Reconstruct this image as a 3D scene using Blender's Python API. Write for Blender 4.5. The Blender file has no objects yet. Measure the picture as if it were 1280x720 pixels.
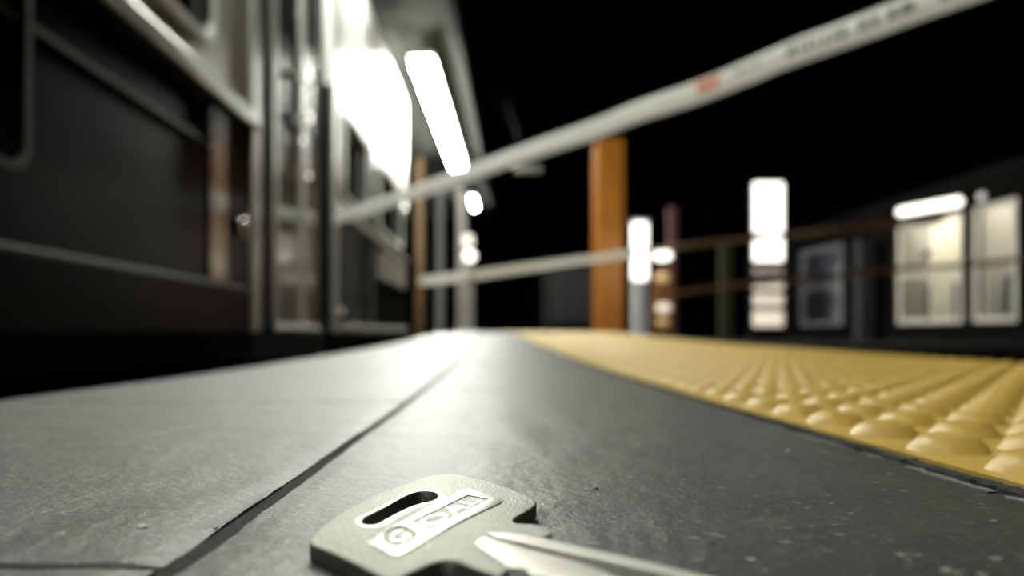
import bpy, bmesh, math, random
from mathutils import Vector, Matrix, noise

random.seed(7)
sc = bpy.context.scene
COL = sc.collection

# ------------------------------------------------------------------ camera
F = 924.0            # focal length in pixels of a 1280 wide frame
VX, VY = 617.0, 415.0
EYE = 0.025          # the lens sits 25 mm above the paving
cam_d = bpy.data.cameras.new('camera')
cam = bpy.data.objects.new('camera', cam_d)
COL.objects.link(cam)
sc.camera = cam
cam.location = (0, 0, EYE)
cam.rotation_euler = (math.radians(90), 0, 0)
cam_d.sensor_width = 36
cam_d.lens = 36 * F / 1280
cam_d.shift_x = (640 - VX) / 1280
cam_d.shift_y = (VY - 360) / 1280
cam_d.clip_start = 0.005
cam_d.clip_end = 100
cam_d.dof.use_dof = True
cam_d.dof.focus_distance = 0.118
cam_d.dof.aperture_fstop = 12.0

# ------------------------------------------------------------------ world and exposure
w = bpy.data.worlds.new('night')
sc.world = w
w.use_nodes = True
w.node_tree.nodes['Background'].inputs[0].default_value = (0.5, 0.55, 0.65, 1)
w.node_tree.nodes['Background'].inputs[1].default_value = 0.0006
sc.view_settings.view_transform = 'Standard'
sc.view_settings.look = 'None'
sc.view_settings.exposure = 0.0
sc.view_settings.gamma = 1
sc.view_settings.use_curve_mapping = False
LAMP = 165.0          # strength of the platform tubes
FILL_REAR = 48.0     # unseen tube behind the viewer, added to light tape, bumps and column
FILL_NEAR = 75.0      # unseen tube above the near end, added to light the tape

# ------------------------------------------------------------------ helpers
def at(px, py, Y):
    return Vector(((px - VX) / F * Y, Y, EYE - (py - VY) / F * Y))

KN = [(-.6, .0110), (0, 0), (.1, -.0019), (.314, -.0045), (.57, -.0059), (1.27, -.0028), (2.85, .0170), (4, .0190), (30, .0190)]
def g(Y):
    """height of the platform surface along the track: it dips slightly, then rises and levels"""
    n = len(KN)
    Y = max(KN[0][0], min(KN[-1][0], Y))
    d = [(KN[i+1][1]-KN[i][1])/(KN[i+1][0]-KN[i][0]) for i in range(n-1)]
    m = [d[0]] + [0 if d[i-1]*d[i] <= 0 else 2*d[i-1]*d[i]/(d[i-1]+d[i]) for i in range(1, n-1)] + [d[-1]]
    m[1] = -.0195
    for i in range(n-1):
        if Y <= KN[i+1][0]:
            h = KN[i+1][0]-KN[i][0]; t = (Y-KN[i][0])/h
            return ((2*t**3-3*t*t+1)*KN[i][1] + (t**3-2*t*t+t)*h*m[i] + (-2*t**3+3*t*t)*KN[i+1][1] + (t**3-t*t)*h*m[i+1])
    return KN[-1][1]

class MB:
    def __init__(s): s.v = []; s.f = []
    def add(s, vs, fs):
        n = len(s.v); s.v += [tuple(v) for v in vs]; s.f += [tuple(i+n for i in f) for f in fs]; return s
    def box(s, x0, x1, y0, y1, z0, z1, b=0.0):
        if b <= 0:
            return s.add([(x, y, z) for x in (x0, x1) for y in (y0, y1) for z in (z0, z1)],
                         [(0,1,3,2),(4,6,7,5),(0,4,5,1),(2,3,7,6),(0,2,6,4),(1,5,7,3)])
        bm = bmesh.new()
        r = bmesh.ops.create_cube(bm, size=1)
        for v in bm.verts:
            v.co = Vector((x0 if v.co.x < 0 else x1, y0 if v.co.y < 0 else y1, z0 if v.co.z < 0 else z1))
        bmesh.ops.bevel(bm, geom=bm.edges[:], offset=b, segments=2, profile=.5, affect='EDGES')
        bm.verts.index_update()
        s.add([v.co for v in bm.verts], [[v.index for v in f.verts] for f in bm.faces]); bm.free(); return s
    def tube(s, p, q, r, seg=16, r2=None):
        p = Vector(p); q = Vector(q); d = (q-p).normalized()
        a = d.orthogonal().normalized(); b = d.cross(a)
        r2 = r if r2 is None else r2
        vs = []
        for c, rr in ((p, r), (q, r2)):
            for i in range(seg):
                t = 2*math.pi*i/seg
                vs.append(c + a*math.cos(t)*rr + b*math.sin(t)*rr)
        fs = [(i, (i+1) % seg, seg+(i+1) % seg, seg+i) for i in range(seg)]
        fs += [tuple(range(seg))[::-1], tuple(range(seg, 2*seg))]
        return s.add(vs, fs)
    def ball(s, c, rx, ry, rz, n=10, m=16):
        c = Vector(c); vs = [c + Vector((0, 0, rz))]
        for i in range(1, n):
            a = math.pi*i/n
            for j in range(m):
                b = 2*math.pi*j/m
                vs.append(c + Vector((rx*math.sin(a)*math.cos(b), ry*math.sin(a)*math.sin(b), rz*math.cos(a))))
        vs.append(c - Vector((0, 0, rz)))
        fs = [(0, 1+j, 1+(j+1) % m) for j in range(m)]
        for i in range(n-2):
            for j in range(m):
                fs.append((1+i*m+j, 1+(i+1)*m+j, 1+(i+1)*m+(j+1) % m, 1+i*m+(j+1) % m))
        L = len(vs)-1
        fs += [(L, 1+(n-2)*m+(j+1) % m, 1+(n-2)*m+j) for j in range(m)]
        return s.add(vs, fs)
    def prism(s, loop, fn, d):
        """loop of 2D points, fn(u, v, w) -> 3D, w in 0..d"""
        n = len(loop)
        vs = [fn(u, v, 0) for u, v in loop] + [fn(u, v, d) for u, v in loop]
        fs = [tuple(range(n))[::-1], tuple(range(n, 2*n))] + [(i, (i+1) % n, n+(i+1) % n, n+i) for i in range(n)]
        return s.add(vs, fs)
    def ring(s, out, inn, fn, d):
        """closed frame between two loops with the same count"""
        n = len(out)
        vs = [fn(u, v, 0) for u, v in out] + [fn(u, v, 0) for u, v in inn] + [fn(u, v, d) for u, v in out] + [fn(u, v, d) for u, v in inn]
        fs = []
        for i in range(n):
            j = (i+1) % n
            fs += [(i, j, n+j, n+i), (2*n+i, 3*n+i, 3*n+j, 2*n+j), (i, 2*n+i, 2*n+j, j), (n+i, n+j, 3*n+j, 3*n+i)]
        return s.add(vs, fs)
    def build(s, name, mat, parent=None, smooth=False, loc=None, fix=True):
        me = bpy.data.meshes.new(name); me.from_pydata(s.v, [], s.f)
        if fix:
            bm = bmesh.new(); bm.from_mesh(me); bmesh.ops.recalc_face_normals(bm, faces=bm.faces); bm.to_mesh(me); bm.free()
        me.materials.append(mat)
        o = bpy.data.objects.new(name, me); COL.objects.link(o)
        if smooth:
            for p in me.polygons: p.use_smooth = True
        if parent is not None:
            o.parent = parent
            me.transform(Matrix.Translation(-parent.location))
        elif loc is not None:
            me.transform(Matrix.Translation(-Vector(loc))); o.location = loc
        return o

def rloop(u0, u1, v0, v1, r, k=6):
    out = []
    for cx, cy, a0 in ((u1-r, v1-r, 0), (u0+r, v1-r, 90), (u0+r, v0+r, 180), (u1-r, v0+r, 270)):
        for i in range(k+1):
            a = math.radians(a0 + 90*i/k)
            out.append((cx + r*math.cos(a), cy + r*math.sin(a)))
    return out

def tag(o, label=None, cat=None, group=None, kind=None):
    if label: o['label'] = label
    if cat: o['category'] = cat
    if group: o['group'] = group
    if kind: o['kind'] = kind
    return o
def thing(name, loc, label, cat, group=None):
    o = bpy.data.objects.new(name, None); COL.objects.link(o); o.location = loc; o.empty_display_size = .05
    return tag(o, label, cat, group)

# ------------------------------------------------------------------ materials
def mat(name, col, rough=.5, metal=0.0, var=0.0, vscale=8.0, bump=0.0, bscale=60.0, bdist=.001, stretch=(1, 1, 1), spec=.5, emit=None, es=0.0, detail=4):
    m = bpy.data.materials.new(name); m.use_nodes = True
    nt = m.node_tree; N = nt.nodes; L = nt.links
    b = N['Principled BSDF']
    b.inputs['Roughness'].default_value = rough; b.inputs['Metallic'].default_value = metal
    b.inputs['Specular IOR Level'].default_value = spec
    tc = N.new('ShaderNodeTexCoord'); mp = N.new('ShaderNodeMapping'); mp.inputs['Scale'].default_value = stretch
    L.new(tc.outputs['Object'], mp.inputs[0])
    n1 = N.new('ShaderNodeTexNoise'); n1.inputs['Scale'].default_value = vscale; n1.inputs['Detail'].default_value = detail
    L.new(mp.outputs[0], n1.inputs['Vector'])
    r = N.new('ShaderNodeMix'); r.data_type = 'RGBA'
    k0 = max(0, 1-var); k1 = 1+var
    r.inputs[6].default_value = (col[0]*k0, col[1]*k0, col[2]*k0, 1)
    r.inputs[7].default_value = (min(1, col[0]*k1), min(1, col[1]*k1), min(1, col[2]*k1), 1)
    L.new(n1.outputs['Fac'], r.inputs[0]); L.new(r.outputs[2], b.inputs['Base Color'])
    if bump > 0:
        n2 = N.new('ShaderNodeTexNoise'); n2.inputs['Scale'].default_value = bscale; n2.inputs['Detail'].default_value = 6
        L.new(mp.outputs[0], n2.inputs['Vector'])
        bp = N.new('ShaderNodeBump'); bp.inputs['Strength'].default_value = bump; bp.inputs['Distance'].default_value = bdist
        L.new(n2.outputs['Fac'], bp.inputs['Height']); L.new(bp.outputs[0], b.inputs['Normal'])
    if emit:
        b.inputs['Emission Color'].default_value = (*emit, 1); b.inputs['Emission Strength'].default_value = es
    return m

def paving_mat():
    m = bpy.data.materials.new('worn_slate_paving'); m.use_nodes = True
    nt = m.node_tree; N = nt.nodes; L = nt.links; b = N['Principled BSDF']
    geo = N.new('ShaderNodeNewGeometry')
    def nz(scale, detail, sx=1, sy=1, rough=.55):
        mp = N.new('ShaderNodeMapping'); mp.inputs['Scale'].default_value = (sx, sy, 1)
        L.new(geo.outputs['Position'], mp.inputs[0])
        n = N.new('ShaderNodeTexNoise'); n.inputs['Scale'].default_value = scale; n.inputs['Detail'].default_value = detail
        n.inputs['Roughness'].default_value = rough
        L.new(mp.outputs[0], n.inputs['Vector']); return n
    big = nz(22, 5); fine = nz(420, 5); grain = nz(1500, 3); ripple = nz(90, 6, 1.0, .8, .62)
    cr = N.new('ShaderNodeValToRGB')
    cr.color_ramp.elements[0].position = .3; cr.color_ramp.elements[0].color = (.016, .018, .014, 1)
    cr.color_ramp.elements[1].position = .72; cr.color_ramp.elements[1].color = (.036, .039, .032, 1)
    L.new(big.outputs['Fac'], cr.inputs[0])
    sp = N.new('ShaderNodeValToRGB')           # pale flecks of grit dust
    sp.color_ramp.elements[0].position = .62; sp.color_ramp.elements[0].color = (0, 0, 0, 1)
    sp.color_ramp.elements[1].position = .70; sp.color_ramp.elements[1].color = (1, 1, 1, 1)
    L.new(fine.outputs['Fac'], sp.inputs[0])
    mx = N.new('ShaderNodeMix'); mx.data_type = 'RGBA'
    L.new(sp.outputs[0], mx.inputs[0]); L.new(cr.outputs[0], mx.inputs[6]); mx.inputs[7].default_value = (.22, .22, .19, 1)
    L.new(mx.outputs[2], b.inputs['Base Color'])
    rr = N.new('ShaderNodeMapRange'); rr.inputs['To Min'].default_value = .42; rr.inputs['To Max'].default_value = .58
    L.new(fine.outputs['Fac'], rr.inputs['Value']); L.new(rr.outputs[0], b.inputs['Roughness'])
    b.inputs['Specular IOR Level'].default_value = .62
    b1 = N.new('ShaderNodeBump'); b1.inputs['Strength'].default_value = .8; b1.inputs['Distance'].default_value = .00028
    L.new(fine.outputs['Fac'], b1.inputs['Height'])
    b2 = N.new('ShaderNodeBump'); b2.inputs['Strength'].default_value = .8; b2.inputs['Distance'].default_value = .0009
    L.new(ripple.outputs['Fac'], b2.inputs['Height']); L.new(b1.outputs[0], b2.inputs['Normal'])
    b3 = N.new('ShaderNodeBump'); b3.inputs['Strength'].default_value = .5; b3.inputs['Distance'].default_value = .00015
    L.new(grain.outputs['Fac'], b3.inputs['Height']); L.new(b2.outputs[0], b3.inputs['Normal'])
    L.new(b3.outputs[0], b.inputs['Normal'])
    return m

PAVING = paving_mat()
GROUT = mat('dark_gritty_joint', (.022, .022, .018), .95, var=.95, vscale=1300, bump=1, bscale=1400, bdist=.001)
CONCRETE = mat('dark_concrete', (.012, .012, .011), .95, var=.3, vscale=9, spec=.1)
YELLOW = mat('yellow_tactile_rubber', (.50, .335, .075), .42, var=.14, vscale=60, bump=.35, bscale=700, bdist=.0003, spec=.35)
EDGE = mat('crumbled_sealant', (.02, .02, .018), .95, var=.5, vscale=600, bump=1, bscale=900, bdist=.001)
DUST = mat('pale_dust', (.13, .13, .12), .9, var=.5, vscale=900, bump=1, bscale=1200, bdist=.0006)
STEEL = mat('brushed_stainless', (.36, .36, .33), .17, 1.0, var=.18, vscale=5, bump=.10, bscale=20, bdist=.002, stretch=(1, .4, 4))
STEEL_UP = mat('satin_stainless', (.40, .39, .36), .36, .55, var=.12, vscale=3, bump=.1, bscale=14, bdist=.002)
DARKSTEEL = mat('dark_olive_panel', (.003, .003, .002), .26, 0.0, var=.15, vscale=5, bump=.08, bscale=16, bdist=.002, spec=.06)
GROOVE_SHADE = mat('shaded_groove_metal', (.06, .06, .055), .5, .6)  # dark colour paints the shade inside the blade groove
FRAMEP = mat('pale_frame_paint', (.62, .62, .57), .4, 0.0, var=.08)
TRIM = mat('polished_trim', (.60, .60, .55), .26, .5, var=.05)
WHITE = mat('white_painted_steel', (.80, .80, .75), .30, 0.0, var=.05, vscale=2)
RUBBER = mat('black_rubber', (.006, .006, .007), .7)
GLASSD = mat('dark_window_glass', (.012, .013, .015), .06, 0, spec=.6)
KEYM = mat('nickel_silver_key', (.235, .235, .205), .46, 1.0, var=.6, vscale=2600, bump=1, bscale=2600, bdist=.00035)
KEYB = mat('satin_blade_metal', (.56, .55, .50), .5, .45, var=.1, vscale=500, bump=.2, bscale=1500, bdist=.0001)
KEYP = mat('polished_key_metal', (.36, .355, .325), .34, 1.0, var=.08, vscale=500, bump=.12, bscale=1500, bdist=.0001)
ORANGE = mat('orange_paint', (.30, .105, .003), .45, var=.12, vscale=6)
BROWNP = mat('weathered_orange_paint', (.17, .10, .042), .5, var=.2, vscale=6)
GREYP = mat('grey_paint', (.22, .23, .24), .5, var=.15)
REDP = mat('dull_red_paint', (.10, .035, .033), .5, var=.15)
CANOPY = mat('grey_canopy_paint', (.035, .035, .031), .8, var=.2, vscale=2, spec=.15)
BLACK = mat('black_steel', (.006, .006, .006), .8, spec=.08)
TUBE = mat('lit_fluorescent_tube', (.9, .9, .9), .5, emit=(.98, 1, .90), es=LAMP)
ADDED_TUBE_R = mat('added_tube_rear', (.9, .9, .9), .5, emit=(.98, 1, .90), es=FILL_REAR)
ADDED_TUBE_N = mat('added_tube_near', (.9, .9, .9), .5, emit=(.98, 1, .90), es=FILL_NEAR)
LIT = mat('lit_white_panel', (.9, .9, .85), .5, emit=(1, .97, .88), es=2.6)
LIT2 = mat('lit_warm_panel', (.9, .85, .75), .5, emit=(1, .84, .66), es=.75)
LITDIM = mat('dim_pink_panel', (.5, .4, .4), .5, emit=(.9, .66, .66), es=.16)
SPOT = mat('glowing_highlight', (.9, .9, .85), .4, emit=(1, .96, .86), es=1.7)
AMBER = mat('lit_amber_lens', (.9, .7, .4), .4, emit=(1, .62, .28), es=.22)
CREAM = mat('cream_interior', (.74, .71, .62), .6, var=.1, vscale=3)

def tape_mat(name, col, tr=.35):
    m = bpy.data.materials.new(name); m.use_nodes = True
    nt = m.node_tree; N = nt.nodes; L = nt.links; b = N['Principled BSDF']
    n = N.new('ShaderNodeTexNoise'); n.inputs['Scale'].default_value = 14; tc = N.new('ShaderNodeTexCoord'); L.new(tc.outputs['Object'], n.inputs['Vector'])
    bp = N.new('ShaderNodeBump'); bp.inputs['Strength'].default_value = .4; bp.inputs['Distance'].default_value = .01
    L.new(n.outputs['Fac'], bp.inputs['Height']); L.new(bp.outputs[0], b.inputs['Normal'])
    b.inputs['Base Color'].default_value = (*col, 1); b.inputs['Roughness'].default_value = .35
    t = N.new('ShaderNodeBsdfTranslucent'); t.inputs[0].default_value = (*col, 1)
    mx = N.new('ShaderNodeMixShader'); mx.inputs[0].default_value = tr
    L.new(b.outputs[0], mx.inputs[1]); L.new(t.outputs[0], mx.inputs[2]); L.new(mx.outputs[0], N['Material Output'].inputs[0])
    return m
TAPE = tape_mat('white_plastic_tape', (.92, .92, .88), .42)
TAPEB = tape_mat('dim_brown_tape', (.16, .09, .045))
TAPERED = tape_mat('red_tape_print', (.76, .33, .25))
TAPEINK = tape_mat('dark_tape_print', (.13, .14, .12), .15)

# ------------------------------------------------------------------ platform floor
XL, XJ, XY, XR = -.214, -.0367, .0885, .475      # left edge, long joint, start and end of the yellow strip
Y0, Y1 = -.5, 19.0
def yspace(a, b, near=.004):
    ys = [a]; 
    while ys[-1] < b:
        y = ys[-1]; ys.append(min(b, y + max(near, .02*max(0, y-.1) + near) if y > 0 else y + .02))
    return ys
def slab(mb, x0, x1, y0, y1, j=.0016, drop=.004):
    """one paving slab: a fine grid following g(Y), with chipped, rounded edges"""
    near = y0 < .6
    step = .0035 if near else .02
    nx = max(3, int((x1-x0)/step))
    xs = [x0+(x1-x0)*i/nx for i in range(nx+1)]
    ys = [y for y in yspace(y0, y1, .0035 if near else .02)]
    e = .0007
    xs = [x0, x0+e*.5, x0+e] + [x for x in xs if x0+e*1.3 < x < x1-e*1.3] + [x1-e, x1-e*.5, x1]
    ys = [y0, y0+e*.5, y0+e] + [y for y in ys if y0+e*1.3 < y < y1-e*1.3] + [y1-e, y1-e*.5, y1]
    vs = []
    for jx, x in enumerate(xs):
        for jy, y in enumerate(ys):
            z = g(y)
            ed = min(x-x0, x1-x, y-y0, y1-y)
            nn = noise.noise(Vector((x*260, y*260, 3)))
            dx = dy = 0
            if jx == 0: dx = j*.35*nn
            if jx == len(xs)-1: dx = j*.35*nn
            if jy == 0 or jy == len(ys)-1: dy = j*.35*nn
            if ed < 1e-6: z -= drop
            elif ed < e: z -= .0003 + .0005*abs(noise.noise(Vector((x*400, y*400, 9))))
            if y < .8:
                z += .00035*noise.noise(Vector((x*70, y*60, 0))) + .00018*noise.noise(Vector((x*230, y*200, 5)))
            vs.append((x+dx, y+dy, z))
    ny = len(ys)
    fs = [(a*ny+b, (a+1)*ny+b, (a+1)*ny+b+1, a*ny+b+1) for a in range(len(xs)-1) for b in range(ny-1)]
    mb.add(vs, fs)
mb = MB()
GAPW = .0024
left_cuts = [Y0, -.145, .0845, .316, .547, .778, 1.01, 1.24, 1.7, 2.2, 3.1, 5, 8, 12, Y1]
right_cuts = [Y0, -.07, .39, .70, 1.16, 1.62, 2.1, 3.1, 5, 8, 12, Y1]
for a, b in zip(left_cuts[:-1], left_cuts[1:]):
    slab(mb, XL, XJ-GAPW/2, a+.0006, b-.0006)
for a, b in zip(right_cuts[:-1], right_cuts[1:]):
    slab(mb, XJ+GAPW/2, XY-.0012, a+.0002, b-.0002, drop=.001)
floor = mb.build('floor', PAVING, smooth=True, fix=False); floor.data.set_sharp_from_angle(angle=math.radians(40)); tag(floor, kind='structure')
def ribbon_solid(mb, x0, x1, top, bot, ys):
    vs = []
    for y in ys:
        vs += [(x0, y, g(y)+top), (x1, y, g(y)+top), (x1, y, bot), (x0, y, bot)]
    n = len(ys); fs = [(0, 1, 2, 3), tuple(4*(n-1)+k for k in (3, 2, 1, 0))]
    for i in range(n-1):
        for k in range(4):
            k2 = (k+1) % 4
            fs.append((4*i+k, 4*i+4+k, 4*i+4+k2, 4*i+k2))
    mb.add(vs, fs)
bed = MB(); ribbon_solid(bed, XL+.001, XR-.001, -.0008, -.9, yspace(Y0, Y1, .02))
tag(bed.build('trim_1', GROUT), kind='structure')
fb = MB().box(-6, 9, -2, 26, -.96, -.9)
tag(fb.build('trim_2', CONCRETE), kind='structure')

# crumbled dark seam between the paving and the yellow strip
def strip_seam(x0, x1, name, m, amp, h, seed, thr=-9):
    mb = MB(); ys = []; y = .02
    while y < 3: ys.append(y); y += .0009 + .004*max(0, y-.3)
    prev = None
    for i, y in enumerate(ys):
        nA = noise.noise(Vector((y*420, seed, 0))); nB = noise.noise(Vector((y*300, seed+7, 0))); nC = noise.noise(Vector((y*700, seed+13, 0)))
        row = [(x0+amp*nA, y, g(y)-.0012), (x0+amp*nA+.0003, y, g(y)+h*(.5+.7*abs(nC))), (x1+amp*nB-.0003, y, g(y)+h*(.6+.8*abs(nA))), (x1+amp*nB, y, g(y)-.0012)]
        n = len(mb.v); mb.v += row
        if prev is not None and noise.noise(Vector((y*60, seed+20, 0))) > thr:
            for k in range(3): mb.f.append((prev+k, prev+k+1, n+k+1, n+k))
        prev = n
    return mb.build(name, m, fix=False)
tag(strip_seam(XY-.0026, XY+.0022, 'trim_3', EDGE, .0014, .0012, 1), kind='structure')
tag(strip_seam(XY-.0048, XY-.0026, 'trim_4', DUST, .0010, .0003, 31, -.12), kind='structure')

# ------------------------------------------------------------------ yellow tactile strip with truncated domes
PITCH = .0268
mb = MB(); ribbon_solid(mb, XY+.0006, XR, .0016, -.02, yspace(-.05, 18, .01))
seg = 14
prof = [(.0084, 0), (.0074, .0014), (.0061, .0028), (.0051, .0034), (.0038, .0037)]
PX = .0205; nxd = int((XR-XY-.004)/PX)
yy = .03
while yy < 4.2:
    for ix in range(nxd):
        cx = XY+.0006+PX*(ix+.5)+.0015; 
        if yy > 1.6: pass
        s_ = 8 if yy > .9 else seg
        vs = []
        for r, h in prof:
            for k in range(s_):
                a = 2*math.pi*k/s_
                y = yy+r*math.sin(a)
                vs.append((cx+r*math.cos(a), y, g(y)+.0015+h))
        fs = []
        for q in range(len(prof)-1):
            for k in range(s_):
                fs.append((q*s_+k, q*s_+(k+1) % s_, (q+1)*s_+(k+1) % s_, (q+1)*s_+k))
        fs.append(tuple(range((len(prof)-1)*s_, len(prof)*s_)))
        mb.add(vs, fs)
    yy += PITCH
tact = mb.build('tactile_strip', YELLOW, fix=False, loc=(.28, 1, g(1)))
tact.data.polygons.foreach_set('use_smooth', [False]*len(tact.data.polygons))
bm = bmesh.new(); bm.from_mesh(tact.data); bmesh.ops.recalc_face_normals(bm, faces=bm.faces); bm.to_mesh(tact.data); bm.free()
for p in tact.data.polygons: p.use_smooth = True
tact.data.set_sharp_from_angle(angle=math.radians(40))
tag(tact, 'yellow tactile warning strip covered in raised round bumps along the platform edge', 'tactile paving')

# a few loose grains lying on the paving
def grain(px, py, r, m, label):
    Y = .1
    for _ in range(30): Y = F*(EYE-g(Y))/(py-VY)
    X = (px-VX)/F*Y; c = Vector((X, Y, g(Y)))
    bm = bmesh.new(); bmesh.ops.create_icosphere(bm, subdivisions=2, radius=r)
    for v in bm.verts:
        v.co *= 1+.45*noise.noise(v.co*900+Vector((px, py, 0)))
        v.co.z *= .6
    lo = min(v.co.z for v in bm.verts)
    me = bpy.data.meshes.new('grit_grain'); bm.to_mesh(me); bm.free(); me.materials.append(m)
    me.transform(Matrix.Translation((0, 0, -lo-.0002)))
    o = bpy.data.objects.new('grit_grain', me); o.location = c; COL.objects.link(o)
    tag(o, label, 'grit')
GD = mat('black_grit', (.02, .02, .02), .6); GL = mat('pale_grit', (.55, .55, .48), .7)
grain(744, 613, .00062, GD, 'tiny black grain of grit on the dark paving between key and yellow strip')
grain(733, 612, .00040, GL, 'tiny pale chip touching the black grain of grit on the dark paving')
grain(177, 662, .00070, GL, 'pale speck of grit on the left slab just above the cross joint')
grain(270, 660, .00050, GL, 'pale speck of grit beside the long dark joint, on the left slab')
grain(986, 564, .00055, GL, 'pale speck of grit nearest the yellow strip, on the dark paving')

# ------------------------------------------------------------------ the key
KA = g(.1); KB = (g(.14)-g(.07))/.07
KT = .0021
def kplan(px, py, t=KT):
    a = KA - KB*.1
    Y = (EYE-a-t)/(KB+(py-VY)/F)
    return ((px-VX)/F*Y, Y)
def kz(x, y, h): return KA+KB*(y-.1)+.0002+h
def z3(x, y): return (370+x/3.879, 580+y/3.879)
def crom(P, k=5):
    out = []; n = len(P)
    for i in range(n):
        p0, p1, p2, p3 = P[i-1], P[i], P[(i+1) % n], P[(i+2) % n]
        for s in range(k):
            t = s/k
            out.append(tuple(.5*((2*p1[c])+(-p0[c]+p2[c])*t+(2*p0[c]-5*p1[c]+4*p2[c]-p3[c])*t*t+(-p0[c]+3*p1[c]-3*p2[c]+p3[c])*t**3) for c in (0, 1)))
    return out
def filled(loops, h0, h1, bev):
    """plate with holes from plan loops, rounded edges, as a list of verts / faces in plan space"""
    cu = bpy.data.curves.new('tmp', 'CURVE'); cu.dimensions = '2D'; cu.fill_mode = 'BOTH'
    cu.extrude = max(1e-6, (h1-h0)/2-bev); cu.bevel_depth = bev; cu.offset = -bev; cu.bevel_resolution = 3
    S = 100.0
    for lp in loops:
        s = cu.splines.new('POLY'); s.points.add(len(lp)-1)
        for i, p in enumerate(lp): s.points[i].co = (p[0]*S, p[1]*S, 0, 1)
        s.use_cyclic_u = True
    cu.extrude *= S; cu.bevel_depth *= S; cu.offset *= S
    o = bpy.data.objects.new('tmp', cu); COL.objects.link(o)
    bpy.context.view_layer.update()
    me = bpy.data.meshes.new_from_object(o.evaluated_get(bpy.context.evaluated_depsgraph_get()))
    vs = [(v.co.x/S, v.co.y/S, v.co.z/S+(h0+h1)/2) for v in me.vertices]
    fs = [tuple(p.vertices) for p in me.polygons]
    bpy.data.objects.remove(o); bpy.data.curves.remove(cu); bpy.data.meshes.remove(me)
    return vs, fs
kc = kplan(530, 670)
key = thing('key', (kc[0], kc[1], kz(kc[0], kc[1], 0)), 'silver metal door key with an oblong slot, lying flat on the dark paving', 'key')
def keypart(name, loops, h0, h1, bev, m, raw=None):
    vs, fs = raw if raw else filled(loops, h0, h1, bev)
    mb = MB(); mb.add([(x, y, kz(x, y, h)) for x, y, h in vs], fs)
    o = mb.build(name, m, key)
    bm = bmesh.new(); bm.from_mesh(o.data); bmesh.ops.remove_doubles(bm, verts=bm.verts, dist=1e-6); bm.to_mesh(o.data); bm.free()
    for p in o.data.polygons: p.use_smooth = True
    o.data.set_sharp_from_angle(angle=math.radians(35))
    return o
bow = [(66, 378), (85, 345), (150, 290), (260, 218), (400, 150), (540, 98), (640, 66), (720, 54), (800, 56), (860, 72), (940, 90), (1050, 130), (1125, 162), (1158, 180), (1166, 198),
       (1150, 216), (1100, 246), (1062, 268), (1054, 285), (1075, 296), (1140, 298), (1200, 308), (1238, 330), (1236, 350), (1205, 362), (1150, 368),
       (1110, 400), (1060, 480), (1000, 545), (940, 540), (905, 528), (845, 503), (790, 482), (740, 474), (690, 480), (620, 505), (560, 532), (505, 556), (450, 566), (400, 548), (330, 510), (230, 462), (120, 415), (76, 398)]
slot = [(322, 287), (335, 268), (380, 245), (440, 215), (510, 175), (560, 152), (600, 141), (645, 140), (675, 147), (687, 162), (675, 180), (640, 192), (590, 204), (540, 222), (480, 252), (430, 280), (395, 300), (360, 305), (332, 300)]
pb = crom([kplan(*z3(*p)) for p in bow], 4); ps = crom([kplan(*z3(*p)) for p in slot], 4)
def inset(lp, d):
    n = len(lp); A = sum(lp[i][0]*lp[(i+1) % n][1]-lp[(i+1) % n][0]*lp[i][1] for i in range(n))
    sgn = 1 if A > 0 else -1
    out = []
    for i in range(n):
        a, b = Vector(lp[i-1]), Vector(lp[(i+1) % n]); t = (b-a).normalized(); out.append((lp[i][0]-sgn*t.y*d, lp[i][1]+sgn*t.x*d))
    return out
keypart('bow', [pb, ps], 0, KT, .00028, KEYM)
keypart('slot_rim', [inset(ps, -.0011), inset(ps, -.0001)], KT-.0004, KT+.00006, .00004, KEYP)
def za(x, y): return (450+x/6.73, 600+y/6.73)
fr_o = crom([kplan(*za(*p)) for p in [(60, 540), (110, 515), (250, 425), (400, 340), (640, 210), (800, 130), (895, 88), (940, 92), (1080, 140), (1185, 185), (1190, 205), (1080, 260), (900, 345), (740, 425), (600, 505), (480, 575), (400, 625), (330, 655), (250, 650), (170, 605), (120, 580), (60, 560)]], 3)
cell1 = crom([kplan(*za(*p)) for p in [(185, 500), (230, 450), (310, 410), (380, 412), (450, 450), (480, 485), (450, 530), (380, 570), (300, 588), (230, 560)]], 3)
cell2c = [kplan(*za(*p)) for p in [(425, 372), (910, 142), (1085, 178), (585, 445)]]
keypart('logo_frame', [fr_o, cell1, cell2c], KT-.0003, KT+.00016, .00007, KEYP)
def text_mesh(txt, quad, h0, h1, bold=.0):
    cu = bpy.data.curves.new('t', 'FONT'); cu.body = txt; cu.size = 1; cu.extrude = .05; cu.offset = bold
    o = bpy.data.objects.new('t', cu); COL.objects.link(o); bpy.context.view_layer.update()
    me = bpy.data.meshes.new_from_object(o.evaluated_get(bpy.context.evaluated_depsgraph_get()))
    xs = [v.co.x for v in me.vertices]; ys = [v.co.y for v in me.vertices]
    x0, x1, y0, y1 = min(xs), max(xs), min(ys), max(ys)
    q = [Vector(p) for p in quad]   # bottom-left, bottom-right, top-right, top-left
    vs = []
    for v in me.vertices:
        u = (v.co.x-x0)/(x1-x0); t = (v.co.y-y0)/(y1-y0)
        p = q[0]*(1-u)*(1-t)+q[1]*u*(1-t)+q[2]*u*t+q[3]*(1-u)*t
        vs.append((p.x, p.y, h0 if v.co.z < 0 else h1))
    fs = [tuple(p.vertices) for p in me.polygons]
    bpy.data.objects.remove(o); bpy.data.curves.remove(cu); bpy.data.meshes.remove(me)
    return vs, fs
qa = [kplan(*za(*p)) for p in [(600, 415), (1030, 190), (905, 160), (470, 372)]]
keypart('logo_letters', None, 0, 0, 0, KEYP, raw=text_mesh('OAL', qa, KT-.0003, KT+.00008))
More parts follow.
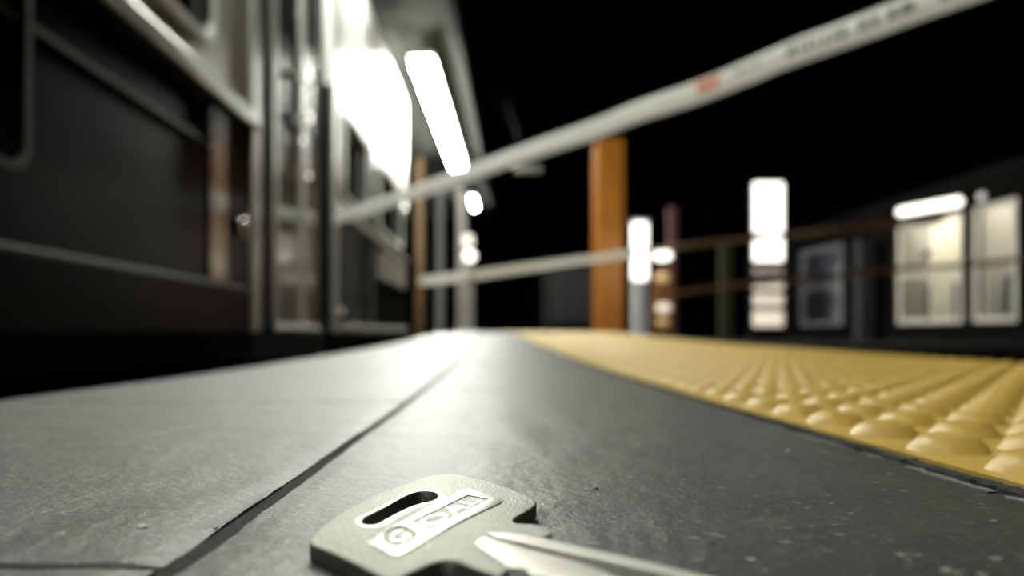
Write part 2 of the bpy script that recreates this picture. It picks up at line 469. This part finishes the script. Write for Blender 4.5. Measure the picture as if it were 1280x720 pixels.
qb = [kplan(*za(*p)) for p in [(300, 562), (430, 500), (355, 430), (225, 490)]]
keypart('logo_letters', None, 0, 0, 0, KEYP, raw=text_mesh('G', qb, KT-.0003, KT+.00008))
# blade: spine rail, groove and broad milled face; extends past the frame
def z4(x, y): return (560+x/4, 640+y/4)
def ext(p, q, L):      # continue the line p->q past q by L metres
    p = Vector(p); q = Vector(q); return tuple(q+(q-p).normalized()*L)
sp_top = [kplan(*z4(*p)) for p in [(190, 125), (280, 122), (380, 132), (500, 157), (700, 202), (950, 262), (1180, 318)]]
sp_bot = [kplan(*z4(*p)) for p in [(232, 147), (360, 172), (500, 205), (700, 250), (900, 292), (1020, 320)]]
Lx = .030
tip_t = ext(sp_top[-3], sp_top[-1], Lx); tip_b = ext(sp_bot[-3], sp_bot[-1], Lx+.001)
dirv = (Vector(tip_t)-Vector(sp_top[-1])).normalized(); nrm = Vector((-dirv.y, dirv.x))
if nrm.y > 0: nrm = -nrm
keypart('blade_spine', [[*sp_top, tip_t, tip_b, *sp_bot[::-1]]], .0002, KT+.00035, .00012, KEYB)
fc_top = [kplan(*z4(*p)) for p in [(150, 148), (190, 130), (232, 150), (400, 200), (640, 262), (790, 318)]]
ft = ext(fc_top[-2], fc_top[-1], Lx)
# toothed lower edge
p0 = Vector(kplan(*z4(130, 178))); start = Vector(kplan(*z4(300, 292)))
low = []
L2 = (Vector(ft)-start).length
nT = 6
ed0 = start; ed1 = Vector(ft)+nrm*.0040
for i in range(nT*10+1):
    t = i/(nT*10); p = ed0.lerp(ed1, t)
    ph = (t*nT*1.9) % 1
    dd = .0011*max(0, math.sin(math.pi*ph))**2*(1 if int(t*nT*1.9) % 3 != 2 else .5)
    low.append(tuple(p-nrm*dd))
keypart('blade', [[*fc_top, ft, *low[::-1], tuple(Vector(kplan(*z4(215, 236)))), tuple(p0)]], .0002, KT+.0002, .0002, KEYB)
keypart('blade_web', [[sp_top[0], *sp_top[2:], tip_t, tuple(Vector(ft)), fc_top[-1], kplan(*z4(300, 260)), kplan(*z4(200, 180))]], .0002, .0005, .0001, GROOVE_SHADE)

# ------------------------------------------------------------------ subway cars on the left
XT = -1.0
ZB = EYE - .002
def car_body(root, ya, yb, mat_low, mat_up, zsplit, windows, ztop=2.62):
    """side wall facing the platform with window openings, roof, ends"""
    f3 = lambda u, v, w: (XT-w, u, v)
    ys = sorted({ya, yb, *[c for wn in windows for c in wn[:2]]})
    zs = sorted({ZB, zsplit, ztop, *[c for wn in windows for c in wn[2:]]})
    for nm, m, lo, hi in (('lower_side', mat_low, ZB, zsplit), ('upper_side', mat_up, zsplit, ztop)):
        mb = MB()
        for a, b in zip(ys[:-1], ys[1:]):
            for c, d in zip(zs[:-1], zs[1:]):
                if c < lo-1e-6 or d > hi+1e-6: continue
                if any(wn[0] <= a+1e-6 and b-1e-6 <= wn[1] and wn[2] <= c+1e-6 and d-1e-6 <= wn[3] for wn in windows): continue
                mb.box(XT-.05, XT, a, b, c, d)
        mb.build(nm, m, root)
    # roof: rounded section swept along the car
    sec = []
    R = .32
    for i in range(9):
        a = math.radians(90*i/8); sec.append((XT-R+R*math.cos(a), ztop+R*.75*math.sin(a)))
    sec += [(XT-2.4+R-R*math.sin(math.radians(90*i/8)), ztop+R*.75*math.cos(math.radians(90*i/8))) for i in range(9)]
    sec += [(XT-2.35, ztop-.02), (XT-.05, ztop-.02)]
    MB().prism(sec, lambda u, v, w: (u, ya+w, v), yb-ya).build('roof', mat_up, root)
    MB().box(XT-2.4, XT-.051, ya, ya+.05, ZB, ztop-.02).build('end_wall', DARKSTEEL, root)
    MB().box(XT-2.4, XT-.051, yb-.05, yb, ZB, ztop-.02).build('end_wall', DARKSTEEL, root)
    MB().box(XT-2.4, XT-2.35, ya+.05, yb-.05, ZB, ztop-.02).build('far_side', DARKSTEEL, root)
    MB().box(XT-2.3, XT-.02, ya, yb, ZB-.10, ZB-.001).build('underframe', BLACK, root)
    for yc in (ya+.5, yb-.5):
        b = MB().box(XT-2.1, XT-.25, yc-.35, yc+.35, -.60, ZB-.11, .03)
        for dy in (-.22, .22): b.tube((XT-2.1, yc+dy, -.62), (XT-.2, yc+dy, -.62), .27, 20)
        b.build('bogie', BLACK, root)
def wframe(root, ya, yb, za_, zb_, wd=.03, r=.07, nm='window_frame', m=FRAMEP, proud=.014):
    f3 = lambda u, v, w: (XT-.02+w, u, v)
    MB().ring(rloop(ya-wd, yb+wd, za_-wd, zb_+wd, r+wd), rloop(ya, yb, za_, zb_, r), f3, .02+proud).build(nm, m, root)
def glass(root, ya, yb, za_, zb_):
    f3 = lambda u, v, w: (XT-.034+w, u, v)
    MB().prism(rloop(ya-.02, yb+.02, za_-.02, zb_+.02, .05), f3, .008).build('window_glass', GLASSD, root)

car = thing('subway_car', (XT-1.2, 2.2, -.9), 'dark stainless steel subway car nearest at the left, with rounded window and belt moulding', 'subway car')
wins = [(1.62, 2.62, 1.05, 1.95)]
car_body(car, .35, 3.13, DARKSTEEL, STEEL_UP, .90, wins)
for wn in wins:
    wframe(car, *wn); glass(car, *wn)
def rib(root, y0, y1, z0, z1, d, m, nm):
    MB().box(XT-.005, XT+d, y0, y1, z0, z1, min(d, (z1-z0))*.4).build(nm, m, root)
rib(car, .35, 3.13, .868, .930, .022, TRIM, 'belt_moulding')
rib(car, .35, 3.13, .832, .860, .008, DARKSTEEL, 'belt_moulding')
DULL = mat('dull_rib_steel', (.07, .07, .06), .6, .3)
rib(car, .35, 2.60, .674, .692, .006, DULL, 'side_rib')
rib(car, .35, 2.98, .184, .206, .012, DULL, 'side_rib')
MB().box(XT, XT+.012, 2.585, 2.745, .206, .866, .004).build('corner_strip', STEEL, car)
MB().box(XT, XT+.016, 3.03, 3.13, .026, 1.9, .005).build('corner_strip', TRIM, car)
lt = MB().box(XT, XT+.03, 2.83, 2.93, .40, .47, .008).build('door_latch', STEEL, car)
MB().tube((XT+.03, 2.88, .435), (XT+.045, 2.88, .435), .016).build('knob', TRIM, lt)
# hatch frame at the far left
f3 = lambda u, v, w: (XT-.004+w, u, v)
MB().ring(rloop(.9, 1.575, .36, 1.0-.18, .06), rloop(.915, 1.56, .375, .805, .048), f3, .02).build('hatch_frame', mat('dull_hatch_frame', (.06, .06, .05), .6), car)
# sliding door leaf beyond a dark gap
MB().box(XT-.05, XT-.03, 3.13, 4.40, ZB, 2.6).build('door_pocket', RUBBER, car)
MB().box(XT-.05, XT-.008, 3.40, 4.20, .055, 2.55, .01).build('door_leaf', STEEL, car)
MB().box(XT-.02, XT+.004, 3.36, 3.42, .05, 2.6, .006).build('door_edge', STEEL_UP, car)
MB().box(XT-.02, XT+.006, 3.86, 3.93, .05, 2.6, .006).build('door_edge', TRIM, car)
MB().box(XT-.02, XT+.012, 3.38, 4.26, .026, .056, .006).build('door_sill', TRIM, car)
MB().box(XT-2.3, XT-.05, 3.13, 4.56, -.1, 2.5).build('gangway', RUBBER, car)

for px, py, r, lab in ((385, 95, .019, 'topmost small round white glowing highlight on the shiny train door'),
                  (386, 148, .024, 'largest small white glowing highlight on the train door, second from the top'),
                  (377, 176, .014, 'small white glowing highlight on the train door, set just left of the row'),
                  (385, 220, .013, 'faintest white glowing highlight on the train door, lowest of the row')):
    Y = F*.985/(VX-px); c = at(px, py, Y)  # emissive spots stand in for reflections glinting on the door
    t = thing('glow_spot', c, lab, 'lamp', 'glowing highlights on the train door')
    MB().tube(c+Vector((-.005, 0, 0)), c+Vector((.004, 0, 0)), r*1.25, 20).build('housing', STEEL, t, loc=None)  # rim of the stand-in glow spot
    MB().ball(c+Vector((.004, 0, 0)), r*.6, r, r).build('lens', SPOT, t, smooth=True)  # emissive ball stands in for a reflection on the door

car2 = thing('subway_car', (XT-1.2, 6.5, -.9), 'brightly lit pale subway car behind the near one, its upper side glaring white', 'subway car')
w2 = [(4.95, 5.85, .95, 1.50), (6.45, 8.0, .95, 1.50)]
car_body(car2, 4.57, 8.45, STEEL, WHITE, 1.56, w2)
for wn in w2:
    wframe(car2, *wn, wd=.035, r=.06); glass(car2, *wn)
rib(car2, 4.57, 8.45, .80, .86, .015, STEEL_UP, 'belt_moulding')
rib(car2, 4.57, 8.45, .026, .07, .015, TRIM, 'sill_rail')
MB().box(XT, XT+.006, 6.03, 6.12, .05, 2.55, .002).build('door_gap', RUBBER, car2)
MB().box(XT, XT+.02, 6.5, 8.2, .50, .74, .006).build('reflection_panel', STEEL_UP, car2)  # lighter panel stands in for a pale reflection on the side
MB().box(XT, XT+.02, 4.57, 4.68, .03, 2.6, .006).build('corner_strip', STEEL_UP, car2)
c = at(427, 390, F*.97/(617-427))
t = thing('glow_spot', c, 'small pale glowing spot low on the second subway car', 'lamp')  # small emissive spot low on the car side
MB().tube(c+Vector((-.03, 0, 0)), c, .03, 20).build('housing', STEEL, t)  # rim of the small spot
MB().ball(c, .012, .024, .024).build('lens', LITDIM, t, smooth=True)  # small emissive ball of the spot

# ------------------------------------------------------------------ canopy, beam, ceiling lights
mb = MB()
ca = Vector((-.34, 6.68, 3.0)); cb = Vector((-.21, 11.5, 3.0)); cd = (cb-ca).normalized()
A = ca-cd*11.5; B = ca+cd*13
def skew(u, v, w): 
    p = A.lerp(B, v); return (p.x+u, p.y, p.z+w)
mb.prism([(-3.2, 0), (0, 0), (0, 1), (-3.2, 1)], lambda u, v, w: skew(u, v, .06+w), .08)
tag(mb.build('ceiling', CANOPY), kind='structure')
tag(MB().prism([(-.07, 0), (0.0, 0), (0.0, 1), (-.07, 1)], lambda u, v, w: skew(u, v, -.13+w), .18).build('trim_5', CANOPY), kind='structure')
# canopy posts behind the trains carry the roof
for i, yy in enumerate((5.2, 12.5, 18)):
    MBp = MB().box(-3.65, -3.5, yy, yy+.15, -.9, 3.06, .01)
    tag(MBp.build('trim_%d' % (6+i), BLACK), kind='structure')

def tube_light(p, q, label, m, wd=.13):
    p = Vector(p); q = Vector(q); c = (p+q)/2
    t = thing('fluorescent_light', c, label, 'light', 'fluorescent lights under the canopy')
    d = (q-p).normalized(); s = Vector((d.y, -d.x, 0)).normalized()
    def fn(u, v, w): return p.lerp(q, v)+s*u+Vector((0, 0, w))
    MB().prism([(-wd*.62, -.01), (wd*.62, -.01), (wd*.62, 1.01), (-wd*.62, 1.01)], lambda u, v, w: fn(u, v, .035+w), .05).build('housing', WHITE, t)
    for sg in (-1, 1):
        MB().tube(p+s*wd*.28*sg, q+s*wd*.28*sg, wd*.26, 14).build('tube', m, t, smooth=True)
    hh = c.z+.085
    for k in (.15, .85):
        r = p.lerp(q, k); MB().tube(Vector((r.x, r.y, hh)), Vector((r.x, r.y, 3.06)), .008, 8).build('hanger', GREYP, t)
z = 2.8
tube_light((-.74, 7.6, z), (-.60, 12.4, z), 'long glaring fluorescent light hanging over the gap beside the white subway car', TUBE, .2)
tube_light((-.44, 15.4, z), (-.42, 16.6, z), 'short distant fluorescent light, seen just below the long glaring one', TUBE, .08)
tube_light((-.94, 1.2, z), (-.80, 5.6, z), 'unseen fluorescent light added in the same row above the near subway car', ADDED_TUBE_N)
tube_light((-1.05, -4.2, z), (-.95, -.4, z), 'unseen fluorescent light added in the same row behind the viewer', ADDED_TUBE_R)

# ------------------------------------------------------------------ tapes
def tape(name, pts, h, m, label, tw=0.0, thick=.0006):
    """pts: (px, py, Y) of the tape's middle line"""
    P = [at(*p) for p in pts]
    path = []
    for i in range(len(P)-1):
        p0 = P[max(0, i-1)]; p1 = P[i]; p2 = P[i+1]; p3 = P[min(len(P)-1, i+2)]
        for s in range(16):
            t = s/16
            path.append(.5*((2*p1)+(-p0+p2)*t+(2*p0-5*p1+4*p2-p3)*t*t+(-p0+3*p1-3*p2+p3)*t**3))
    path.append(P[-1])
    n = len(path); rows = []
    for i, p in enumerate(path):
        d = (path[min(n-1, i+1)]-path[max(0, i-1)]).normalized()
        side = d.cross(Vector((0, 0, 1))).normalized()
        a = tw*math.sin(i/n*7)
        up = (Vector((0, 0, 1))*math.cos(a)+side*math.sin(a))
        nn = d.cross(up).normalized()
        rows.append((p, up, nn))
    return rows
def tape_mesh(rows, h, thick, parent, name, m, u0=0, u1=1, v0=-.5, v1=.5, off=0, k=None):
    n = len(rows); a = u0*(n-1); b = u1*(n-1)
    idx = [a]+[i for i in range(n) if a < i < b]+[b]
    mb = MB(); nv = 5
    vs = []
    for x in idx:
        i = min(n-2, int(x)); t = x-i
        p = rows[i][0].lerp(rows[i+1][0], t); up = rows[i][1].lerp(rows[i+1][1], t); nn = rows[i][2].lerp(rows[i+1][2], t)
        for s in (0, 1):
            for q in range(nv):
                v = v0+(v1-v0)*q/(nv-1)
                cur = .004*math.cos(v*math.pi*1.0)        # lengthwise curl of the band
                vs.append(p+up*v*h+nn*(cur+off+(thick if s else 0)))
    W = 2*nv; fs = []
    for r in range(len(idx)-1):
        o = r*W
        for q in range(nv-1):
            fs += [(o+q, o+q+1, o+W+q+1, o+W+q), (o+nv+q+1, o+nv+q, o+W+nv+q, o+W+nv+q+1)]
        fs += [(o, o+W, o+W+nv, o+nv), (o+nv-1, o+2*nv-1, o+W+2*nv-1, o+W+nv-1)]
    fs += [tuple(list(range(nv))+list(range(2*nv-1, nv-1, -1))), tuple([(len(idx)-1)*W+i for i in range(nv)]+[(len(idx)-1)*W+i for i in range(2*nv-1, nv-1, -1)])]
    mb.add(vs, fs)
    return mb.build(name, m, parent, smooth=False)
def Yof(px): 
    t = (px-418)/(1250-418); return 1/((1-t)/4.45+t/1.5)
pts = [(418, 274), (500, 247), (586, 217), (660, 190), (741, 162), (800, 139), (870, 116), (930, 92), (987, 68), (1062, 41), (1160, 4), (1250, -28), (1420, -86)]
rows = tape('t', [(x, y, Yof(x)) for x, y in pts], 0.066, TAPE, '')
tp = thing('barrier_tape', rows[0][0], 'wide white printed barrier tape stretched from the train up to the top right', 'barrier tape')
tape_mesh(rows, 0.066, .0006, tp, 'tape_band', TAPE)
def uo(px):    # position along the tape for a pixel column
    best = min(range(len(rows)), key=lambda i: abs(VX+F*rows[i][0].x/rows[i][0].y-px)); return best/(len(rows)-1)
def uf(px):
    n = len(rows)
    for i in range(n-1):
        a = VX+F*rows[i][0].x/rows[i][0].y; b = VX+F*rows[i+1][0].x/rows[i+1][0].y
        if a <= px <= b: return (i+(px-a)/(b-a))/(n-1)
    return 1
SIDE = -1 if rows[40][2].y > 0 else 1   # towards the camera
def mark(px0, px1, v0, v1, m, nm): 
    tape_mesh(rows, 0.066, .0004, tp, nm, m, uf(px0), uf(px1), v0, v1, off=(-.0007 if SIDE < 0 else .0009))
mark(872, 900, -.12, .42, TAPERED, 'red_print')
for a, b, c, d in ((922, 928, .0, .2), (931, 940, .05, .15), (946, 950, -.02, .2)): mark(a, b, c, d, TAPEINK, 'dark_print')
for a, b in ((986, 996), (1001, 1005), (1009, 1015), (1020, 1024), (1030, 1036), (1041, 1046), (1049, 1060), (1074, 1086), (1090, 1100), (1110, 1122), (1126, 1145), (1176, 1190), (1196, 1210)):
    mark(a, b, -.10, .26, TAPEINK, 'dark_print')

pts2 = [(524, 352, 5.85), (600, 343, 6.2), (690, 330, 7.0), (796, 316, 8.08)]
pts4 = [(803, 314, 8.15), (860, 307, 8.0), (940, 298, 7.9), (1030, 289, 7.7), (1112, 280, 7.6), (1180, 275, 7.5)]
r2 = tape('t', pts2, .06, TAPE, '')
tp2 = thing('barrier_tape', r2[0][0], 'thin distant white barrier tape from the brownish pole to the slim white pillar', 'barrier tape')
tape_mesh(r2, .072, .0008, tp2, 'tape_band', TAPE)
r4 = tape('t', pts4, .06, TAPE, '')
tp4 = thing('barrier_tape', r4[0][0], 'dimmer run of barrier tape, its shade coloured brown, running right from the slim white pillar, above the dimmest one', 'barrier tape')
tape_mesh(r4, .06, .0008, tp4, 'tape_band', TAPEB)  # brown colour stands in for weaker light on this stretch
pts3 = [(826, 369, 6.6), (900, 359, 6.6), (1030, 346, 6.6), (1130, 336, 6.6), (1210, 331, 6.4), (1340, 318, 6.1)]
r3 = tape('t', pts3, .04, TAPEB, '')
tp3 = thing('barrier_tape', r3[0][0], 'dim brown barrier tape, lowest of all, crossing before the lit windows', 'barrier tape')
tape_mesh(r3, .045, .0008, tp3, 'tape_band', TAPEB)

# ------------------------------------------------------------------ columns and posts
ZO = -.10                        # opposite platform
op = MB().box(1.0, 4.9, 6.3, 16, -.9, ZO)
tag(op.build('trim_9', CONCRETE), kind='structure')

def Xof(px, Y): return (px-VX)/F*Y
Yc = 9.0; xc = Xof(760, Yc)
col = thing('orange_column', (xc, Yc, ZO), 'orange painted steel column standing behind the barrier tapes', 'column')
w_ = .16
s_ = MB()
s_.box(xc-w_, xc+w_, Yc-w_, Yc-w_+.025, ZO+.03, 2.34, .004)
s_.box(xc-w_, xc+w_, Yc+w_-.025, Yc+w_, ZO+.03, 2.34, .004)
s_.box(xc-.012, xc+.012, Yc-w_+.025, Yc+w_-.025, ZO+.03, 2.34)
s_.build('shaft', ORANGE, col)
MB().box(xc-w_-.05, xc+w_+.05, Yc-w_-.05, Yc+w_+.05, ZO, ZO+.03, .005).build('base_plate', ORANGE, col)
MB().box(xc-w_-.02, xc+w_+.02, Yc-w_-.02, Yc+w_+.02, 2.34, 2.37, .005).build('cap_plate', BLACK, col)

Y = 9.0; x = Xof(525, Y)
x5 = Xof(525, 5.9)
pole = thing('pole', (x5, 5.9, -.9), 'slim weathered orange-brown pole at the end of the white subway car', 'pole')
MB().tube((x5, 5.9, -.88), (x5, 5.9, 1.40), .035, 20).build('shaft', BROWNP, pole, smooth=True)
MB().tube((x5, 5.9, -.9), (x5, 5.9, -.87), .08, 20).build('base_plate', BROWNP, pole)
MB().ball((x5, 5.9, 1.40), .036, .036, .02).build('cap', BROWNP, pole, smooth=True)
x = Xof(550, 7.5)
pole = thing('pole', (x, 7.5, -.9), 'dim grey pole between the brownish pole and the lamp post', 'pole')
MB().box(x-.035, x+.035, 7.465, 7.535, -.88, 1.42, .008).build('shaft', GREYP, pole)
MB().box(x-.08, x+.08, 7.42, 7.58, -.9, -.88, .005).build('base_plate', GREYP, pole)
# lamp post at the end of the platform
x = Xof(587, 6.2)
lp = thing('lamp_post', (x, 6.2, g(6.2)), 'grey post with two stacked glowing lamps at the far end of the platform', 'lamp post')
MB().box(x-.032, x+.032, 6.17, 6.23, g(6.2), .62, .006).build('shaft', STEEL_UP, lp)
MB().box(x-.06, x+.06, 6.14, 6.26, g(6.2)-.001, g(6.2)+.015, .004).build('base_plate', STEEL_UP, lp)
MB().box(x-.06, x+.03, 6.15, 6.25, .745, .835, .02).build('lamp', mat('lit_upper_lamp', (.9, .9, .85), .5, emit=(1, .97, .88), es=.9), lp)
MB().ball((x, 6.2, .66), .05, .05, .055).build('lamp', LIT, lp, smooth=True)
MB().tube((x, 6.2, .60), (x, 6.2, .76), .018, 10).build('bracket', STEEL, lp)
x = Xof(577, 6.8)
pole = thing('pole', (x, 6.8, g(6.8)), 'pale grey post just left of the lamp post with glowing lamps', 'pole')
MB().box(x-.040, x+.040, 6.77, 6.83, g(6.8), 1.33, .006).build('shaft', STEEL_UP, pole)
MB().box(x-.07, x+.07, 6.73, 6.87, g(6.8)-.001, g(6.8)+.015, .004).build('base_plate', STEEL_UP, pole)

# white light pillar right of the orange column
Y = 8.2; x = Xof(800, Y)
pl = thing('light_pillar', (x, Y, ZO), 'slim white glowing pillar on a grey post, right of the orange column', 'light pillar')
MB().box(x-.072, x+.072, Y-.05, Y+.05, ZO, .60, .01).build('post', mat('pale_post_paint', (.6, .6, .62), .5), pl)
MB().box(x-.078, x+.078, Y-.06, Y+.06, .60, 1.24, .02).build('light_box', LIT, pl)
MB().box(x-.10, x+.10, Y-.065, Y+.065, 1.24, 1.27, .008).build('cap', GREYP, pl)
# red signal post
Y = 8.6; x = Xof(840, Y)
rp = thing('signal_post', (x, Y, ZO), 'dull red signal post carrying white and amber lamps beside the slim white pillar', 'signal post')
MB().box(x-.045, x+.045, Y-.04, Y+.04, ZO, 1.48, .01).build('post', REDP, rp)
MB().box(x-.23, x+.0, Y-.08, Y-.04, .02, .75, .01).build('lamp_board', mat('amber_board', (.3, .13, .04), .6), rp)
for px, py, rx, rz, m in ((828, 319, .11, .065, LIT), (829, 347, .08, .05, AMBER), (830, 385, .085, .055, LIT2), (829, 403, .07, .04, AMBER)):
    c = at(px, py, Y-.10); MB().ball(c, rx, .025, rz).build('lamp', m, rp, smooth=True)

# tall lit stack
Y = 10.5; x = Xof(961, Y)
st = thing('light_pillar', (x, Y, ZO), 'tall bright pillar of stacked glowing panels in the middle of the dark right half', 'light pillar')
w_ = .205
zz = lambda py: EYE+(VY-py)/F*Y
MB().box(x-w_-.02, x+w_+.02, Y+.03, Y+.18, ZO, zz(224), .01).build('frame', BLACK, st)
for a, b, m in ((228, 290, LIT), (298, 326, LIT), (334, 344, LITDIM), (352, 362, LIT2), (369, 381, LIT2), (388, 408, LIT2)):
    MB().box(x-w_, x+w_, Y-.01, Y+.04, zz(b), zz(a), .01).build('glowing_panel', m, st)

# small unlit fitting hanging in the dark
c = at(660, 212, 9.5)
h = thing('hanging_fitting', c, 'small dim grey fitting hanging in the dark right of the canopy beam', 'fitting')
MB().box(c.x-.17, c.x+.17, c.y-.06, c.y+.06, c.z-.04, c.z+.04, .02).build('body', mat('dim_fitting_grey', (.07, .07, .06), .6), h)
MB().tube((c.x, c.y, c.z+.03), (c.x-.30, c.y, 3.05), .01, 8).build('hanger', BLACK, h)
MB().tube((c.x-.30, c.y, 3.05), (-.32, c.y, 3.05), .01, 8).build('hanger', BLACK, h)

# ------------------------------------------------------------------ train across the tracks at right
XO = 5.0
def YX(px, X=XO): return F*X/(px-VX)
def zO(py, px, X=XO): return EYE+(VY-py)/F*YX(px, X)
tr = thing('subway_car', (XO+1, 9.5, -.9), 'dark subway car across the tracks at far right with lit cream windows', 'subway car')
z0 = .17; z1 = 1.27; zt = 1.62
openings = [(YX(1268), YX(1221)), (YX(1200), YX(1125)), (YX(1052), YX(1003)), (YX(744), YX(744)+.0)]
openings = openings[:3]
ys = sorted({5.6, 14.5, *[c for o in openings for c in o]})
mb = MB()
for a, b in zip(ys[:-1], ys[1:]):
    if any(abs(o[0]-a) < 1e-6 and abs(o[1]-b) < 1e-6 for o in openings):
        mb.box(XO, XO+.05, a, b, -.05, z0); mb.box(XO, XO+.05, a, b, z1, zt)
    else: mb.box(XO, XO+.05, a, b, -.05, zt)
mb.build('side_wall', mat('dark_brown_train_paint', (.003, .002, .0015), .9, spec=.08), tr)
MB().box(XO, XO+2.2, 5.6, 14.5, zt, zt+.06, .02).build('roof', BLACK, tr)
MB().box(XO, XO+2.2, 5.6, 14.5, -.13, -.051).build('underframe', BLACK, tr)
MB().box(XO+2.15, XO+2.2, 5.6, 14.5, -.05, zt).build('far_wall', BLACK, tr)
MB().box(XO+.05, XO+2.15, 5.6, 5.65, -.05, zt).build('end_wall', BLACK, tr)
MB().box(XO+.05, XO+2.15, 14.45, 14.5, -.05, zt).build('end_wall', BLACK, tr)
for yc in (6.6, 13.4):
    b = MB().box(XO+.2, XO+2, yc-.35, yc+.35, -.62, -.131, .03)
    for dy in (-.25, .25): b.tube((XO+.15, yc+dy, -.63), (XO+2.05, yc+dy, -.63), .26, 20)
    b.build('bogie', BLACK, tr)
# compartments behind the windows: cream back wall, partition walls, and a lamp
CLAMP = mat('lit_cabin_lamp', (.9, .9, .8), .5, emit=(1, .95, .84), es=14)
CLAMP2 = mat('dim_cabin_lamp', (.8, .8, .8), .5, emit=(.85, .88, 1), es=2.5)
for i, (a, b) in enumerate(openings):
    MB().box(XO+.55, XO+.60, a-.30, b+.9, -.04, zt-.01).build('cabin_wall', CREAM if i < 2 else GREYP, tr)
    MB().box(XO+.05, XO+.55, a-.32, a-.30, -.04, zt-.01).build('partition', CREAM if i < 2 else GREYP, tr)
    MB().box(XO+.05, XO+.55, b+.88, b+.9, -.04, zt-.01).build('partition', CREAM if i < 2 else GREYP, tr)
    MB().box(XO+.15, XO+.30, a-.1, b+.6, zt-.08, zt-.05, .01).build('cabin_lamp', CLAMP if i < 2 else CLAMP2, tr)
    f = MB()
    fw = .045
    f.box(XO-.012, XO+.03, a-fw, b+fw, z1-.005, z1+fw, .008); f.box(XO-.012, XO+.03, a-fw, b+fw, z0-fw, z0+.005, .008)
    f.box(XO-.012, XO+.03, a-fw, a+.005, z0, z1, .008); f.box(XO-.012, XO+.03, b-.005, b+fw, z0, z1, .008)
    f.box(XO-.008, XO+.03, a, b, .69, .73, .006)
    f.build('window_frame', CREAM if i < 2 else GREYP, tr)
# poster and dark seats seen through the panes
a, b = openings[1]
MB().box(XO+.535, XO+.55, a+.9, b+.35, .78, 1.12).build('notice', mat('notice_paper', (.75, .72, .58), .6), tr)
MB().box(XO+.525, XO+.535, a+1.15, a+1.3, .98, 1.06, .002).build('notice_print', BLACK, tr)
MB().box(XO+.525, XO+.535, a+1.42, a+1.60, .99, 1.05, .002).build('notice_print', BLACK, tr)
MB().box(XO+.30, XO+.53, a+.35, a+1.2, -.04, .60, .05).build('seat', mat('dark_seat', (.08, .085, .09), .7), tr)
a, b = openings[0]
MB().box(XO+.25, XO+.50, a-.15, a+.55, -.04, .62, .06).build('seat', mat('dark_seat_b', (.03, .035, .05), .6), tr)
MB().ball((XO+.25, a+.3, .50), .05, .06, .08).build('headrest', mat('blue_grey_cover', (.35, .4, .5), .5), tr, smooth=True)

# tube along that train, its round lamp
def rtube(p, q, r, lab):
    p = Vector(p); q = Vector(q)
    t = thing('fluorescent_light', (p+q)/2, lab, 'light')
    MB().tube(p, q, r, 16).build('tube', LIT_T, t, smooth=True)
    MB().box(p.x+.02, XO-.001, q.y, p.y, (p.z+q.z)/2+r, (p.z+q.z)/2+r+.03, .01).build('bracket', BLACK, t)
LIT_T = mat('lit_side_tube', (.9, .9, .85), .5, emit=(1, .96, .84), es=2.6)
rtube(at(1126, 265, YX(1126, 4.8)), at(1198, 252, YX(1198, 4.8)), .05, 'bright slanting fluorescent light above the lit window at far right')
c = at(1227, 246, YX(1227, 4.93))
rl = thing('round_lamp', c, 'small dim round lamp above the window nearest the right edge', 'lamp')
MB().ball(c, .03, .045, .045).build('lens', mat('dim_lens', (.6, .6, .6), .5, emit=(.9, .9, .9), es=.45), rl, smooth=True)
MB().tube(c, (XO-.001, c.y, c.z), .02, 12).build('stem', BLACK, rl)
# dim grey windowed kiosk far off, behind the orange column
Y = 11; xk0, xk1 = Xof(690, Y), Xof(744, Y)
zk = lambda py: EYE+(VY-py)/F*Y
k = thing('kiosk', ((xk0+xk1)/2, Y+.2, ZO), 'barely visible grey kiosk window left of the orange column', 'kiosk')
MB().box(xk0-.1, xk1+.1, Y+.03, Y+.4, ZO, zk(325), .01).build('body', BLACK, k)
MB().box(xk0, xk1, Y, Y+.03, zk(402), zk(338), .006).build('pane', mat('dusty_pane', (.014, .0145, .016), .5, spec=.1), k)
for px, wd, top, m, lab, Y in ((907, 14, 300, mat('olive_paint', (.018, .016, .004), .5), 'dim olive post left of the tall stack of glowing panels', 11.5),
                       (1080, 18, 300, mat('dark_grey_paint', (.035, .037, .04), .7, spec=.1), 'dim grey post between the grey window and the lit windows of the far train', 9.6)):
    x = Xof(px, Y); hw = wd/F*Y/2
    p = thing('pole', (x, Y, ZO), lab, 'pole')
    MB().box(x-hw, x+hw, Y-hw, Y+hw, ZO, EYE+(VY-top)/F*Y, .01).build('shaft', m, p)
    MB().box(x-hw-.03, x+hw+.03, Y-hw-.03, Y+hw+.03, ZO-.001, ZO+.02, .004).build('base_plate', m, p)
